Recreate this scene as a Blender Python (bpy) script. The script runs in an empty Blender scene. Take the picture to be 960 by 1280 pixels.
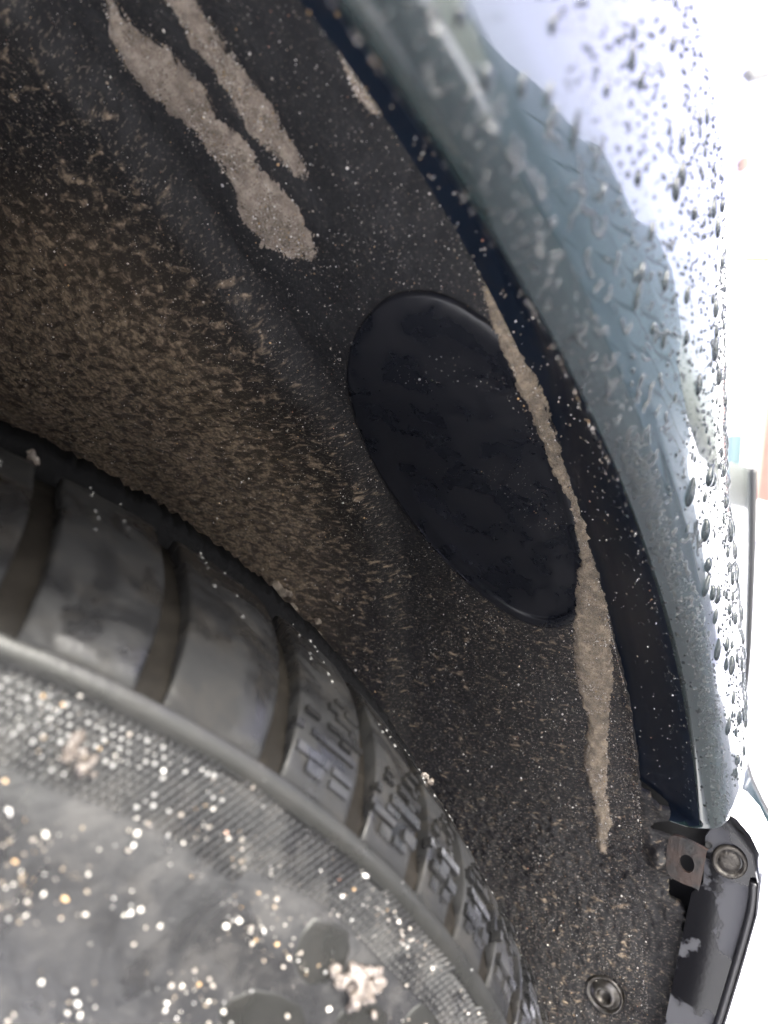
import bpy, bmesh, math, random
import numpy as np
from mathutils import Vector, Matrix
from mathutils.geometry import tessellate_polygon

SC = bpy.context.scene
COL = SC.collection
rnd = random.Random(7)
rng = np.random.default_rng(11)
R_ = math.radians

# ------------------------------------------------------------------ camera, sky, sun, exposure
CAM_H = 0.615
cam = bpy.data.cameras.new("camera"); cam_o = bpy.data.objects.new("camera", cam); COL.objects.link(cam_o)
cam_o.location = (0, 0, CAM_H); cam_o.rotation_euler = (R_(90), 0, 0)
cam.sensor_fit = 'HORIZONTAL'; cam.sensor_width = 36; cam.lens = 36
cam.clip_start = 0.01; cam.clip_end = 2000
cam.dof.use_dof = True; cam.dof.focus_distance = 0.315; cam.dof.aperture_fstop = 12.5
SC.camera = cam_o
SC.render.resolution_x = 768; SC.render.resolution_y = 1024
SUN_EL, SUN_AZ = 48.0, 140.0           # azimuth clockwise from +Y
world = bpy.data.worlds.new("World"); SC.world = world; world.use_nodes = True
wn = world.node_tree; bg = wn.nodes['Background']
sky = wn.nodes.new('ShaderNodeTexSky'); sky.sky_type = 'NISHITA'; sky.sun_disc = False
sky.sun_elevation = R_(SUN_EL); sky.sun_rotation = R_(SUN_AZ)
sky.air_density = 1.0; sky.dust_density = 6.0; sky.ozone_density = 1.6
hs = wn.nodes.new('ShaderNodeHueSaturation'); hs.inputs['Saturation'].default_value = .72; hs.inputs['Hue'].default_value = .55   # overcast: little blue left
wn.links.new(sky.outputs[0], hs.inputs['Color']); wn.links.new(hs.outputs[0], bg.inputs[0]); bg.inputs[1].default_value = 0.15
sun = bpy.data.lights.new("sun", 'SUN'); sun.energy = 0.55; sun.angle = R_(45); sun.color = (1, .98, .96)
sun_o = bpy.data.objects.new("sun", sun); COL.objects.link(sun_o)
sd = Vector((math.sin(R_(SUN_AZ))*math.cos(R_(SUN_EL)), math.cos(R_(SUN_AZ))*math.cos(R_(SUN_EL)), math.sin(R_(SUN_EL))))
sun_o.rotation_euler = sd.to_track_quat('Z', 'Y').to_euler()
SC.view_settings.view_transform = 'Standard'; SC.view_settings.look = 'None'
SC.view_settings.exposure = 3.1; SC.view_settings.gamma = 1
SC.render.engine = 'CYCLES'
SC.cycles.use_denoising = True; SC.cycles.denoiser = 'OPENIMAGEDENOISE'; SC.cycles.denoising_input_passes = 'RGB_ALBEDO_NORMAL'; SC.cycles.denoising_prefilter = 'ACCURATE'
SC.cycles.max_bounces = 8; SC.cycles.transmission_bounces = 6; SC.cycles.glossy_bounces = 4; SC.cycles.diffuse_bounces = 4
SC.cycles.sample_clamp_indirect = 8

# ------------------------------------------------------------------ frames: arch of the car body, steered front wheel
def w3(p): return np.array([p[0], p[2], p[1] + CAM_H])
def w3d(p): return np.array([p[0], p[2], p[1]])
A_A = w3d((0.8485182, -0.02539727, -0.52855638)); A_UP = w3d((0.021557, 0.99967744, -0.01342822)); A_U = w3d((0.52872693, 0, 0.84879199))
A_C = w3((-0.0713, -0.2833, 0.0702))
T_A = w3d((0.37373025, -0.18728745, -0.90843223)); T_UP = w3d((0.07125585, 0.98230515, -0.17320275)); T_U = w3d((0.92479636, 0, 0.38046247))
T_C = w3((-0.2206, -0.2868, 0.1411))

def arch(th, R, ax):
    """body arch coordinates: angle back from the top (deg), radius, distance outboard."""
    t = np.radians(np.asarray(th, float)); R = np.asarray(R, float); ax = np.asarray(ax, float)
    t, R, ax = np.broadcast_arrays(t, R, ax)
    return A_C + A_A*ax[..., None] + R[..., None]*(np.cos(t)[..., None]*A_UP + np.sin(t)[..., None]*A_U)
def body(u, ax, v):
    u, ax, v = np.broadcast_arrays(np.asarray(u, float), np.asarray(ax, float), np.asarray(v, float))
    return A_C + A_U*u[..., None] + A_A*ax[..., None] + A_UP*v[..., None]
def tyre(th, R, ax):
    t = np.radians(np.asarray(th, float)); R = np.asarray(R, float); ax = np.asarray(ax, float)
    t, R, ax = np.broadcast_arrays(t, R, ax)
    return T_C + T_A*ax[..., None] + R[..., None]*(np.cos(t)[..., None]*T_UP + np.sin(t)[..., None]*T_U)
def sstep(a, b, x):
    t = np.clip((np.asarray(x, float)-a)/(b-a), 0, 1); return t*t*(3-2*t)
def vnoise(x, y, seed=0):
    """smooth value noise, about 0..1"""
    x = np.asarray(x, float); y = np.asarray(y, float)
    xi = np.floor(x).astype(np.int64); yi = np.floor(y).astype(np.int64); fx = x-xi; fy = y-yi
    fx = fx*fx*(3-2*fx); fy = fy*fy*(3-2*fy)
    def h(i, j):
        n = (i*374761393 + j*668265263 + seed*974711) & 0x7fffffff
        n = ((n ^ (n >> 13))*1274126177) & 0x7fffffff
        return ((n ^ (n >> 16)) & 0xffff)/65535.0
    return (h(xi, yi)*(1-fx)+h(xi+1, yi)*fx)*(1-fy) + (h(xi, yi+1)*(1-fx)+h(xi+1, yi+1)*fx)*fy

# ------------------------------------------------------------------ object helpers
def link(name, me, mat=None, parent=None, smooth=True):
    o = bpy.data.objects.new(name, me); COL.objects.link(o)
    if mat is not None and len(me.materials) == 0: me.materials.append(mat)
    if smooth and len(me.polygons): me.polygons.foreach_set('use_smooth', [True]*len(me.polygons))
    if parent is not None:
        o.parent = parent; o.matrix_parent_inverse = Matrix.Identity(4)
    return o
def mesh(name, V, Fc, uv=None, attrs=None):
    me = bpy.data.meshes.new(name)
    me.from_pydata([tuple(map(float, v)) for v in V], [], [tuple(int(i) for i in f) for f in Fc])
    me.update()
    if uv is not None:
        l = me.uv_layers.new(name='metric'); idx = np.empty(len(me.loops), int); me.loops.foreach_get('vertex_index', idx)
        l.data.foreach_set('uv', np.asarray(uv, float)[idx].astype(np.float32).ravel())
    for k, v in (attrs or {}).items():
        if np.ndim(v) == 1:
            a = me.attributes.new(k, 'FLOAT', 'POINT'); a.data.foreach_set('value', np.asarray(v, np.float32))
        else:
            a = me.attributes.new(k, 'FLOAT_COLOR', 'POINT'); c = np.ones((len(v), 4), np.float32); c[:, :3] = v
            a.data.foreach_set('color', c.ravel())
    return me
def grid_faces(n, m, closed=False, off=0, flip=False):
    f = []
    for i in range(n if closed else n-1):
        i2 = (i+1) % n
        for j in range(m-1):
            q = (off+i*m+j, off+i2*m+j, off+i2*m+j+1, off+i*m+j+1)
            f.append(q[::-1] if flip else q)
    return f
def tag(o, label=None, cat=None, group=None, kind=None):
    if label: o['label'] = label
    if cat: o['category'] = cat
    if group: o['group'] = group
    if kind: o['kind'] = kind
    return o
def fix_normals(me):
    b = bmesh.new(); b.from_mesh(me); bmesh.ops.recalc_face_normals(b, faces=b.faces); b.to_mesh(me); b.free(); me.update(); return me
class Soup:
    def __init__(s): s.V = []; s.F = []; s.C = []; s.n = 0
    def add(s, V, Fc, col=None):
        V = np.asarray(V, float); s.V.append(V); s.F += [tuple(i+s.n for i in f) for f in Fc]; s.n += len(V)
        s.C.append(np.tile(col if col is not None else (1, 1, 1), (len(V), 1)))
    def mesh(s, name, color=False):
        return mesh(name, np.concatenate(s.V), s.F, attrs={'tone': np.concatenate(s.C)} if color else None)
def inpoly(px, py, poly):
    poly = np.asarray(poly, float); inside = np.zeros(px.shape, bool); j = len(poly)-1
    for i in range(len(poly)):
        xi, yi = poly[i]; xj, yj = poly[j]
        c = ((yi > py) != (yj > py)) & (px < (xj-xi)*(py-yi)/(yj-yi+1e-12)+xi)
        inside ^= c; j = i
    return inside
def polydist(px, py, poly):
    poly = np.asarray(poly, float); d = np.full(px.shape, 1e9)
    for a, b in zip(poly, np.roll(poly, -1, 0)):
        ab = b-a; t = np.clip(((px-a[0])*ab[0]+(py-a[1])*ab[1])/(ab@ab+1e-15), 0, 1)
        d = np.minimum(d, np.hypot(px-a[0]-t*ab[0], py-a[1]-t*ab[1]))
    return d
def catmull(P, n=8, closed=False):
    P = np.asarray(P, float); out = []; N = len(P)
    for i in range(N if closed else N-1):
        g = (lambda k: P[k % N]) if closed else (lambda k: P[min(max(k, 0), N-1)])
        p0, p1, p2, p3 = g(i-1), g(i), g(i+1), g(i+2)
        for t in np.linspace(0, 1, n, endpoint=False):
            out.append(.5*((2*p1)+(-p0+p2)*t+(2*p0-5*p1+4*p2-p3)*t*t+(-p0+3*p1-3*p2+p3)*t**3))
    if not closed: out.append(P[-1])
    return np.array(out)
def tube(path, r, n=8, cap=True):
    path = np.asarray(path, float); V = []; T = np.gradient(path, axis=0); T /= np.linalg.norm(T, axis=1)[:, None]
    ref = np.array([.3, .2, .93]); r = np.broadcast_to(r, (len(path),))
    for p, t, rr in zip(path, T, r):
        x = np.cross(t, ref); x /= np.linalg.norm(x); y = np.cross(t, x)
        for k in range(n): V.append(p+rr*(math.cos(2*math.pi*k/n)*x+math.sin(2*math.pi*k/n)*y))
    Fc = []
    for i in range(len(path)-1):
        for k in range(n): Fc.append((i*n+k, i*n+(k+1) % n, (i+1)*n+(k+1) % n, (i+1)*n+k))
    if cap: Fc += [tuple(range(n))[::-1], tuple((len(path)-1)*n+k for k in range(n))]
    return np.array(V), Fc
def prism(poly3, ext):
    """closed slab: polygon points, extruded by vector ext"""
    P = np.asarray(poly3, float); n = len(P); V = np.concatenate([P, P+np.asarray(ext)])
    tris = tessellate_polygon([[Vector(p) for p in P]])
    Fc = [tuple(t) for t in tris]+[tuple(i+n for i in t)[::-1] for t in tris]
    for i in range(n): Fc.append((i, (i+1) % n, n+(i+1) % n, n+i))
    return V, Fc

# ------------------------------------------------------------------ materials
class M:
    def __init__(s, name):
        s.m = bpy.data.materials.new(name); s.m.use_nodes = True; s.t = s.m.node_tree; s.b = s.t.nodes['Principled BSDF']
    def n(s, typ, **kw):
        x = s.t.nodes.new(typ)
        for k, v in kw.items(): setattr(x, k, v)
        return x
    def l(s, a, b): s.t.links.new(a, b)
    def set(s, **kw):
        for k, v in kw.items():
            k = {'color': 'Base Color', 'rough': 'Roughness', 'metal': 'Metallic', 'ior': 'IOR', 'coat': 'Coat Weight', 'coatr': 'Coat Roughness',
                 'trans': 'Transmission Weight', 'spec': 'Specular IOR Level', 'coation': 'Coat IOR'}[k]
            s.b.inputs[k].default_value = (*v, 1) if isinstance(v, tuple) else v
        return s
    def coords(s, uv=False, scale=(1, 1, 1)):
        tc = s.n('ShaderNodeTexCoord'); mp = s.n('ShaderNodeMapping'); mp.inputs['Scale'].default_value = scale
        s.l(tc.outputs['UV' if uv else 'Object'], mp.inputs[0]); return mp.outputs[0]
    def noise(s, vec, scale, detail=3, rough=.55, dist=0.):
        x = s.n('ShaderNodeTexNoise'); x.inputs['Scale'].default_value = scale; x.inputs['Detail'].default_value = detail
        x.inputs['Roughness'].default_value = rough; x.inputs['Distortion'].default_value = dist; s.l(vec, x.inputs['Vector']); return x.outputs[0]
    def mrange(s, v, a, b, c=0., d=1.):
        x = s.n('ShaderNodeMapRange'); x.clamp = True; x.interpolation_type = 'SMOOTHSTEP'
        for i, q in zip((1, 2, 3, 4), (a, b, c, d)): x.inputs[i].default_value = q
        s.l(v, x.inputs[0]); return x.outputs[0]
    def math(s, op, a, b=None):
        x = s.n('ShaderNodeMath', operation=op)
        for i, q in enumerate((a, b)):
            if q is None: continue
            if isinstance(q, (int, float)): x.inputs[i].default_value = q
            else: s.l(q, x.inputs[i])
        return x.outputs[0]
    def mix(s, f, a, b):
        x = s.n('ShaderNodeMix', data_type='RGBA')
        if isinstance(f, (int, float)): x.inputs[0].default_value = f
        else: s.l(f, x.inputs[0])
        for i, q in ((6, a), (7, b)):
            if isinstance(q, tuple): x.inputs[i].default_value = (*q, 1)
            else: s.l(q, x.inputs[i])
        return x.outputs[2]
    def bump(s, h, strength=.5, dist=.001, prev=None):
        x = s.n('ShaderNodeBump'); x.inputs['Strength'].default_value = strength; x.inputs['Distance'].default_value = dist
        s.l(h, x.inputs['Height'])
        if prev is not None: s.l(prev, x.inputs['Normal'])
        return x.outputs[0]
    def attr(s, name):
        x = s.n('ShaderNodeAttribute'); x.attribute_name = name; return x

def simple(name, col, rough=.5, bump=None, var=None, **kw):
    m = M(name).set(color=col, rough=rough, **kw); v = m.coords()
    if var:
        f = m.mrange(m.noise(v, var[0], 4), .35, .7); m.l(m.mix(f, col, var[1]), m.b.inputs['Base Color'])
    if bump: m.l(m.bump(m.noise(v, bump[0], 4), bump[1], bump[2]), m.b.inputs['Normal'])
    return m.m

def liner_material():
    m = M('liner_moulding'); v = m.coords(uv=True); mud = m.attr('mud').outputs['Fac']
    vs = m.coords(uv=True, scale=(1.5, .72, 1))
    worm = m.noise(vs, 215, 3.0, .55, .5)
    patch = m.noise(v, 28, 3, .6)
    k = m.math('ADD', worm, m.math('MULTIPLY', m.math('SUBTRACT', mud, .5), .23))
    k = m.math('ADD', k, m.math('MULTIPLY', m.math('SUBTRACT', patch, .5), .26))
    clean = m.attr('clean').outputs['Fac']
    k = m.math('SUBTRACT', k, m.math('MULTIPLY', clean, .14))
    mudf = m.mrange(k, .47, .70)
    fine = m.noise(vs, 700, 2, .6)
    speck = m.mrange(fine, .56, .68)
    vo = m.n('ShaderNodeTexVoronoi'); vo.inputs['Scale'].default_value = 1500; m.l(v, vo.inputs['Vector'])
    film = m.mix(m.mrange(mud, .1, .9), (.0115, .0108, .0115), (.054, .042, .031))
    dust = m.mix(m.math('MULTIPLY', speck, .8), film, (.12, .099, .078))
    brown = m.mix(m.mrange(m.noise(v, 500, 2), .4, .65), (.135, .103, .073), (.32, .245, .172))
    dust = m.mix(m.math('MULTIPLY', clean, .8), dust, (.006, .0062, .008))
    c = m.mix(m.math('MULTIPLY', mudf, .95), dust, brown)
    m.l(c, m.b.inputs['Base Color'])
    m.l(m.mrange(m.noise(v, 120, 3), .35, .65, .5, .75), m.b.inputs['Roughness'])
    b = m.bump(m.noise(v, 650, 4, .7), .55, .0012)
    b = m.bump(mudf, .45, .0007, b)
    m.l(b, m.b.inputs['Normal']); m.set(spec=.3)
    return m.m
def cover_material():
    m = M('smooth_black_plastic'); v = m.coords(uv=True)
    wet = m.mrange(m.noise(v, 55, 6, .66, .3), .42, .60)
    m.l(m.mix(wet, (.0072, .0080, .0108), (.0100, .0104, .0130)), m.b.inputs['Base Color'])
    m.l(m.mrange(wet, 0, 1, .27, .42), m.b.inputs['Roughness'])
    m.l(m.bump(m.noise(v, 900, 3, .6), .12, .0004), m.b.inputs['Normal']); m.set(spec=.28)
    return m.m
def mud_material(name, a, b, dark):
    m = M(name); v = m.coords()
    f = m.mrange(m.noise(v, 260, 4, .65), .35, .68); g = m.mrange(m.noise(v, 1700, 2), .5, .7)
    c = m.mix(f, a, b); c = m.mix(m.math('MULTIPLY', g, .5), c, dark)
    c = m.mix(m.math('MULTIPLY', m.mrange(m.noise(v, 75, 4, .65), .48, .66), .55), c, dark)
    m.l(c, m.b.inputs['Base Color'])
    m.l(m.mrange(m.noise(v, 2200, 2), .4, .6, .15, .7), m.b.inputs['Roughness'])
    m.l(m.bump(m.noise(v, 1700, 3, .7), 1.0, .0012), m.b.inputs['Normal']); m.set(spec=.6)
    return m.m
def paint_material():
    m = M('dark_green_car_paint'); v = m.coords()
    m.l(m.mix(m.mrange(m.noise(v, 9, 2), .35, .65), (.005, .0105, .012), (.0065, .013, .0145)), m.b.inputs['Base Color'])
    m.set(rough=.25, spec=.35, coat=1.0, coatr=.01)
    m.b.inputs['Coat IOR'].default_value = 1.55
    return m.m
def flange_material():
    m = M('dark_painted_flange'); v = m.coords()
    d = m.mrange(m.noise(v, 160, 4, .65), .5, .72)
    m.l(m.mix(m.math('MULTIPLY', d, .25), (.003, .0055, .011), (.014, .012, .011)), m.b.inputs['Base Color'])
    m.set(rough=.4, spec=.22); return m.m
def rubber_material(name='wet_rubber', tint=(.016, .0165, .017), dirt=(.04, .037, .033), wet=(.22, .55), dirtw=.4, bscale=420, bs=.25, spec=.55, wsc=70):
    m = M(name); v = m.coords()
    d = m.mrange(m.noise(v, 95, 5, .65, .5), .45, .66)
    m.l(m.mix(m.math('MULTIPLY', d, dirtw), tint, dirt), m.b.inputs['Base Color'])
    m.l(m.mrange(m.noise(v, wsc, 4, .6, .6), .38, .6, wet[0], wet[1]), m.b.inputs['Roughness'])
    m.l(m.bump(m.noise(v, bscale, 4, .6), bs, .0006), m.b.inputs['Normal']); m.set(spec=spec)
    return m.m
def water_material(mixf):
    # clear drop lying on dark lacquer: mostly its dark floor is seen through it, partly it refracts
    m = M('water'); m.set(color=(.006, .010, .0125), rough=.02, ior=1.333)
    g = m.n('ShaderNodeBsdfGlass'); g.inputs['IOR'].default_value = 1.333; g.inputs['Roughness'].default_value = 0
    mx = m.n('ShaderNodeMixShader'); mx.inputs[0].default_value = mixf
    m.l(m.b.outputs[0], mx.inputs[1]); m.l(g.outputs[0], mx.inputs[2]); m.l(mx.outputs[0], m.t.nodes['Material Output'].inputs['Surface']); return m.m
def grain_material():
    m = M('wet_sand_grains'); m.l(m.attr('tone').outputs['Color'], m.b.inputs['Base Color']); m.set(rough=.14, spec=.7); return m.m
def plate_material():
    m = M('wet_black_steel'); v = m.coords()
    w = m.mrange(m.noise(v, 26, 5, .6, .3), .47, .53)
    m.l(m.mix(w, (.004, .004, .005), (.034, .0345, .040)), m.b.inputs['Base Color'])
    r = m.mrange(w, 0, 1, .10, .55); m.l(r, m.b.inputs['Roughness'])
    b = m.bump(m.noise(v, 600, 3), .05, .0003); m.l(m.bump(w, .05, .0002, b), m.b.inputs['Normal']); m.set(spec=.3)
    return m.m
def rust_material():
    m = M('rusty_steel'); v = m.coords()
    f = m.mrange(m.noise(v, 110, 4, .6), .38, .62)
    m.l(m.mix(f, (.008, .0076, .0076), (.021, .0125, .0095)), m.b.inputs['Base Color']); m.set(rough=.45, metal=.25)
    m.l(m.bump(m.noise(v, 500, 4), .4, .0006), m.b.inputs['Normal']); return m.m
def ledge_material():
    m = M('white_sky_sheen_over_rust'); v = m.coords()
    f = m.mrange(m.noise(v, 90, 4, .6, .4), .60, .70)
    m.l(m.mix(f, (.82, .82, .84), (.25, .12, .08)), m.b.inputs['Base Color']); m.set(rough=.35)  # white is the sky reflection painted into the colour, brown is rust
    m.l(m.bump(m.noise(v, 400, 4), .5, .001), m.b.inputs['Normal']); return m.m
def snow_material(name='snow', sc=4, col=(.84, .85, .87)):
    m = M(name); v = m.coords(); m.set(color=col, rough=.7)
    m.l(m.bump(m.noise(v, sc, 5), .5, .08), m.b.inputs['Normal']); return m.m

LINER = liner_material(); COVER = cover_material(); PAINT = paint_material(); FLANGE = flange_material()
MUD = mud_material('dried_road_mud', (.22, .18, .147), (.38, .32, .265), (.125, .102, .083))
MUD2 = mud_material('sandy_mud', (.16, .128, .096), (.33, .265, .19), (.085, .07, .052))
RUB = rubber_material(tint=(.0065, .0065, .007), dirt=(.018, .016, .014), wet=(.2, .75), spec=.24, wsc=42); GROOVE = rubber_material('muddy_groove_rubber', (.0055, .0047, .004), (.0105, .009, .0075), (.6, .75), .8, spec=.08)
SIDE = rubber_material('sidewall_rubber', (.008, .008, .009), (.030, .0285, .028), (.2, .6), .7, 500, .5, spec=.52, wsc=48)
RIBM = rubber_material('rib_rubber', (.009, .009, .0085), (.016, .015, .014), (.26, .42), .4, spec=.3)
WATER = water_material(.22); MIST = water_material(.6); GRAIN = grain_material(); PLATE = plate_material(); RUST = rust_material()
STEEL = simple('worn_steel', (.085, .08, .075), .34, (300, .5, .0006), (160, (.03, .025, .02)), metal=.8)
DARK = simple('black_underbody', (.006, .006, .007), .8)
BLACKP = simple('black_plastic', (.012, .012, .014), .4, (400, .2, .0005))
ALLOY = simple('grey_alloy', (.09, .09, .095), .35, metal=.8)
SNOW = snow_material()
SLUSH = simple('dirty_slush', (.10, .086, .079), .25, (600, .8, .001), (420, (.07, .056, .047)))

# ------------------------------------------------------------------ ground
n = 60
gx = np.sign(np.linspace(-1, 1, n))*np.abs(np.linspace(-1, 1, n))**3*400
X, Y = np.meshgrid(gx, gx, indexing='ij')
Z = (vnoise(X*.5+3, Y*.5, 3)-.5)*.05 + (vnoise(X*.06, Y*.06, 5)-.5)*.5*sstep(4, 30, np.hypot(X, Y)) - .02
go = link('snow_ground', mesh('snow_ground', np.stack([X, Y, Z], -1).reshape(-1, 3), grid_faces(n, n)), SNOW)
tag(go, 'snow covered ground around the car', None, None, 'structure')

ASPH = M('added_asphalt'); _v = ASPH.coords(); ASPH.set(color=(.05, .051, .056), rough=.4)
ASPH.l(ASPH.bump(ASPH.noise(_v, 300, 4), .5, .003), ASPH.b.inputs['Normal'])
gx = np.linspace(.20, 1.75, 30); gy = np.linspace(-3.2, .80, 50); X, Y = np.meshgrid(gx, gy, indexing='ij')  # asphalt patch added out of view, shaped to darken the fender reflections
Y = -3.2+(Y+3.2)*(4.0+.5*sstep(.62, .85, X)+1.0*sstep(1.1, 1.8, X))/4.0; X = .10+(X-.20)/1.55*2.40+.05*(vnoise(Y*4, X*4, 8)-.5)
o = link('added_asphalt', mesh('added_asphalt', np.stack([X, Y, X*0+.035], -1).reshape(-1, 3), grid_faces(30, 50)), ASPH.m); tag(o, 'unseen asphalt patch added beside the car to darken the fender reflection', None, None, 'structure')

# ------------------------------------------------------------------ the car
car = bpy.data.objects.new('car', None); COL.objects.link(car); car.empty_display_size = .1
tag(car, 'dark green car seen close up at its wet front wheel arch and tyre', 'car')

# ---- fender: flange, rolled lip and outer skin as one sheet
LIP_T = np.array([-40, -20, 0, 10, 14, 18, 22, 26, 30, 34, 38, 42, 46, 50, 54, 58, 62, 66, 70, 74, 80, 90])
LIP_R = np.array([.366, .362, .3565, .3525, .3502, .3475, .3469, .3475, .3486, .3508, .353, .3542, .3558, .358, .361, .364, .366, .3688, .371, .371, .371, .371])
_cr = np.polynomial.polynomial.Polynomial.fit(LIP_T, LIP_R, 8)
def lipR(t): return _cr(np.asarray(t, float))
SKIN = [(0, .034), (.0009, .0361), (.0019, .0378), (.0034, .0394), (.007, .0416), (.012, .0434), (.019, .0449), (.027, .0459), (.036, .0462), (.047, .0458), (.06, .0442), (.075, .0415), (.095, .0368),
        (.12, .031), (.15, .0242), (.19, .0155), (.24, .004), (.30, -.012), (.36, -.034), (.40, -.06)]
SK_D = np.array([s[0] for s in SKIN]); SK_A = np.array([s[1] for s in SKIN])
FL = [(.0435, -.020), (.0425, -.008), (.037, .002), (.027, .011), (.017, .0185), (.0085, .025), (.003, .0298)]
END_T = 66.7
EX_D = np.array([0, .010, .019, .027, .036, .047, .06, .075, .095, .12, .15, .19, .24, .30, .40]); EX_A = np.array([0, 0, .0006, .0015, .0028, .0047, .0075, .0110, .0160, .0205, .0238, .0245, .025, .025, .025])
def skin_ax(t, d):
    k = sstep(40, 52, t)*.0075 + (1-sstep(13, 20, t))*.0045
    d = d + k*(1-np.exp(-d/.003))*np.exp(-d/.03)
    return np.interp(d, SK_D, SK_A)+np.interp(d, EX_D, EX_A)*(1-.8*sstep(28, 50, t))
def skin_pt(t, d):
    t = np.asarray(t, float); d = np.asarray(d, float)
    ax = skin_ax(t, d)
    return arch(t, lipR(t)+d, ax)
def flange_Rax(t, s):
    """s 0..1 from the hidden inner edge to the lip"""
    k = np.linspace(0, 1, len(FL)+1); pts = np.array(FL+[(0, .034)])
    w = float(sstep(31, 40, t)); off = .3895+.0045*w-lipR(t); sc = off/.0435; a0 = -.001-.019*w
    a = np.interp(s, k, pts[:, 1]); a = .034+(a-.034)*(.034-a0)/.054
    return lipR(t)+np.interp(s, k, pts[:, 0])*sc, a
ts = np.concatenate([np.linspace(-70, -6, 33), np.linspace(-4, END_T, 121)])
dd = catmull(np.array(SKIN), 5); 
V = []
m1 = 26
for t in ts:
    R1, a1 = flange_Rax(t, np.linspace(0, 1, m1, endpoint=False))
    pa = arch(t, R1, a1); d = dd[:, 0]
    # panel ends at a vertical gap line behind the arch
    Rl = float(lipR(t)); Rr = Rl+d
    umax = .52
    if math.sin(R_(t)) > .2: Rr = np.minimum(Rr, umax/math.sin(R_(t)))
    pb = arch(t, Rr, skin_ax(t, Rr-Rl))
    V.append(np.concatenate([pa, pb]))
m2 = m1+len(dd)
# rolled closing edge at the lower end
last = V[-1]
for k, (dt, sh) in enumerate(((.15, .0006), (.25, .002), (.3, .006), (.3, .014))):
    c = arch(END_T+dt, lipR(END_T)+np.concatenate([np.zeros(m1), np.minimum(dd[:, 0], .3)]), 0)
    fc = np.clip((np.arange(m2)-m1*.55)/(m1*.45), 0, 1)[:, None]
    q = last + ((A_UP*-.0012*(1 if k < 3 else .5)*min(k+1, 3)/2.0) - A_A*sh)*fc
    V.append(q)
nrow = len(V); V = np.array(V)
fme = mesh('fender', V.reshape(-1, 3), grid_faces(nrow, m2))
fme.materials.append(PAINT); fme.materials.append(FLANGE)
mi = np.zeros(len(fme.polygons), int); mi.reshape(nrow-1, m2-1)[:, :m1-1] = 1
fme.polygons.foreach_set('material_index', mi)
fender = link('fender', fme, None, car)

# ---- wheel arch liner
EDGE = np.array([(-45, .018), (16, .018), (24, .010), (28, .002), (31, -.0006), (35.9, .0003), (41, -.0012), (46, -.0018), (50, -.0006), (54.3, .0004), (60, .0028), (65.6, .0031), (67.4, .0036), (68.2, .010), (68.9, .0180),
                 (69.5, .0185), (69.8, .0125), (70.3, .0068), (70.9, .0072), (71.2, .0175), (71.5, .0192), (73, .0178), (74, .0150), (75.5, .0132), (76.7, .0127), (77.0, .0195), (77.6, .0205), (81.4, .0192), (86.6, .0176), (95, .015), (110, .012)])
def base_R(t): return .3905+.065*(1-sstep(8, 33, t))
ST_T = [-45, 16, 20.48, 24.26, 28.3, 32.5, 41, 47.1, 60, 110]; ST_A = [-.16, -.117, -.1061, -.0969, -.0887, -.0835, -.087, -.0965, -.12, -.20]
def step_ax(t): return np.interp(t, ST_T, ST_A)
def step_f(t, ax): return sstep(.008, -.010, ax-step_ax(t))
def liner_R(t, ax):
    t = np.asarray(t, float); ax = np.asarray(ax, float)
    stp = step_f(t, ax)
    chan = np.exp(-((ax-np.interp(t, [12, 18, 26], [-.105, -.090, -.065]))/.011)**2)*(1-sstep(25, 31, t)) + .8*np.exp(-((ax-np.interp(t, [12, 18, 24], [-.083, -.071, -.050]))/.008)**2)*(1-sstep(22, 28, t))
    lowb = sstep(66, 74, t)
    r = base_R(t) - .0075*stp + .0022*chan + .0012*(vnoise(t*.25, ax*40, 2)-.5)*2*(1+lowb) + lowb*(.0008*(vnoise(t*2.1, ax*310, 8)-.5)*2+.0007*(vnoise(t*5.1, ax*760, 18)-.5)*2)
    r = r - .003*np.exp(-((ax-.004)/.004)**2)*(1-lowb)*sstep(30, 36, t)
    # the roof of the liner falls away towards the engine side
    r = r + .004*sstep(-.18, -.30, ax)
    # clip boss at the lower end of the opening
    r = r - .010*np.exp(-(((t-72.6)/1.2)**2+((ax-.0115)/.0065)**2)) - .005*np.exp(-(((t-68.6)/1.1)**2+((ax-.013)/.006)**2))
    # dish round the push rivet
    rv = np.hypot((t-86.5)*.0068, ax+.0204)
    r = r + .0018*(1-sstep(.010, .016, rv))
    return r
def liner_pt(t, ax, lift=0.): return arch(t, liner_R(t, ax)-lift, ax)
tl = np.concatenate([np.linspace(-40, 4, 40), np.linspace(4.3, 66, 330), np.linspace(66.1, 79, 150), np.linspace(79.2, 128, 150)])
fr = np.concatenate([np.linspace(0, .55, 90, endpoint=False), np.linspace(.55, 1, 170)])
ed = np.interp(tl, EDGE[:, 0], EDGE[:, 1]) + .0007*(vnoise(tl*3.1, tl*0, 4)-.5)*2*(1+1.2*sstep(66, 70, tl))+.0006*(vnoise(tl*9, tl*0, 14)-.5)*2*sstep(66, 70, tl)
AXg = -.31 + (ed[:, None]+.31)*fr[None, :]; Tg = np.broadcast_to(tl[:, None], AXg.shape)
P = liner_pt(Tg, AXg)
back = arch(tl, liner_R(tl, ed)+.0035, ed-.0006); back2 = arch(tl, liner_R(tl, ed)+.0045, ed-.03)
P = np.concatenate([P, back[:, None], back2[:, None]], 1)
mm = P.shape[1]
AXf = np.concatenate([AXg, (ed-.0006)[:, None], (ed-.03)[:, None]], 1); Tf = np.broadcast_to(tl[:, None], AXf.shape)
mud = sstep(.02, -.085, AXf-step_ax(Tf))*sstep(15, 25, Tf)*(1-sstep(50, 66, Tf))
mud = .06+.94*mud
clean = sstep(-.004, .012, AXf-step_ax(Tf))*(1-sstep(40, 55, Tf))
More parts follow.
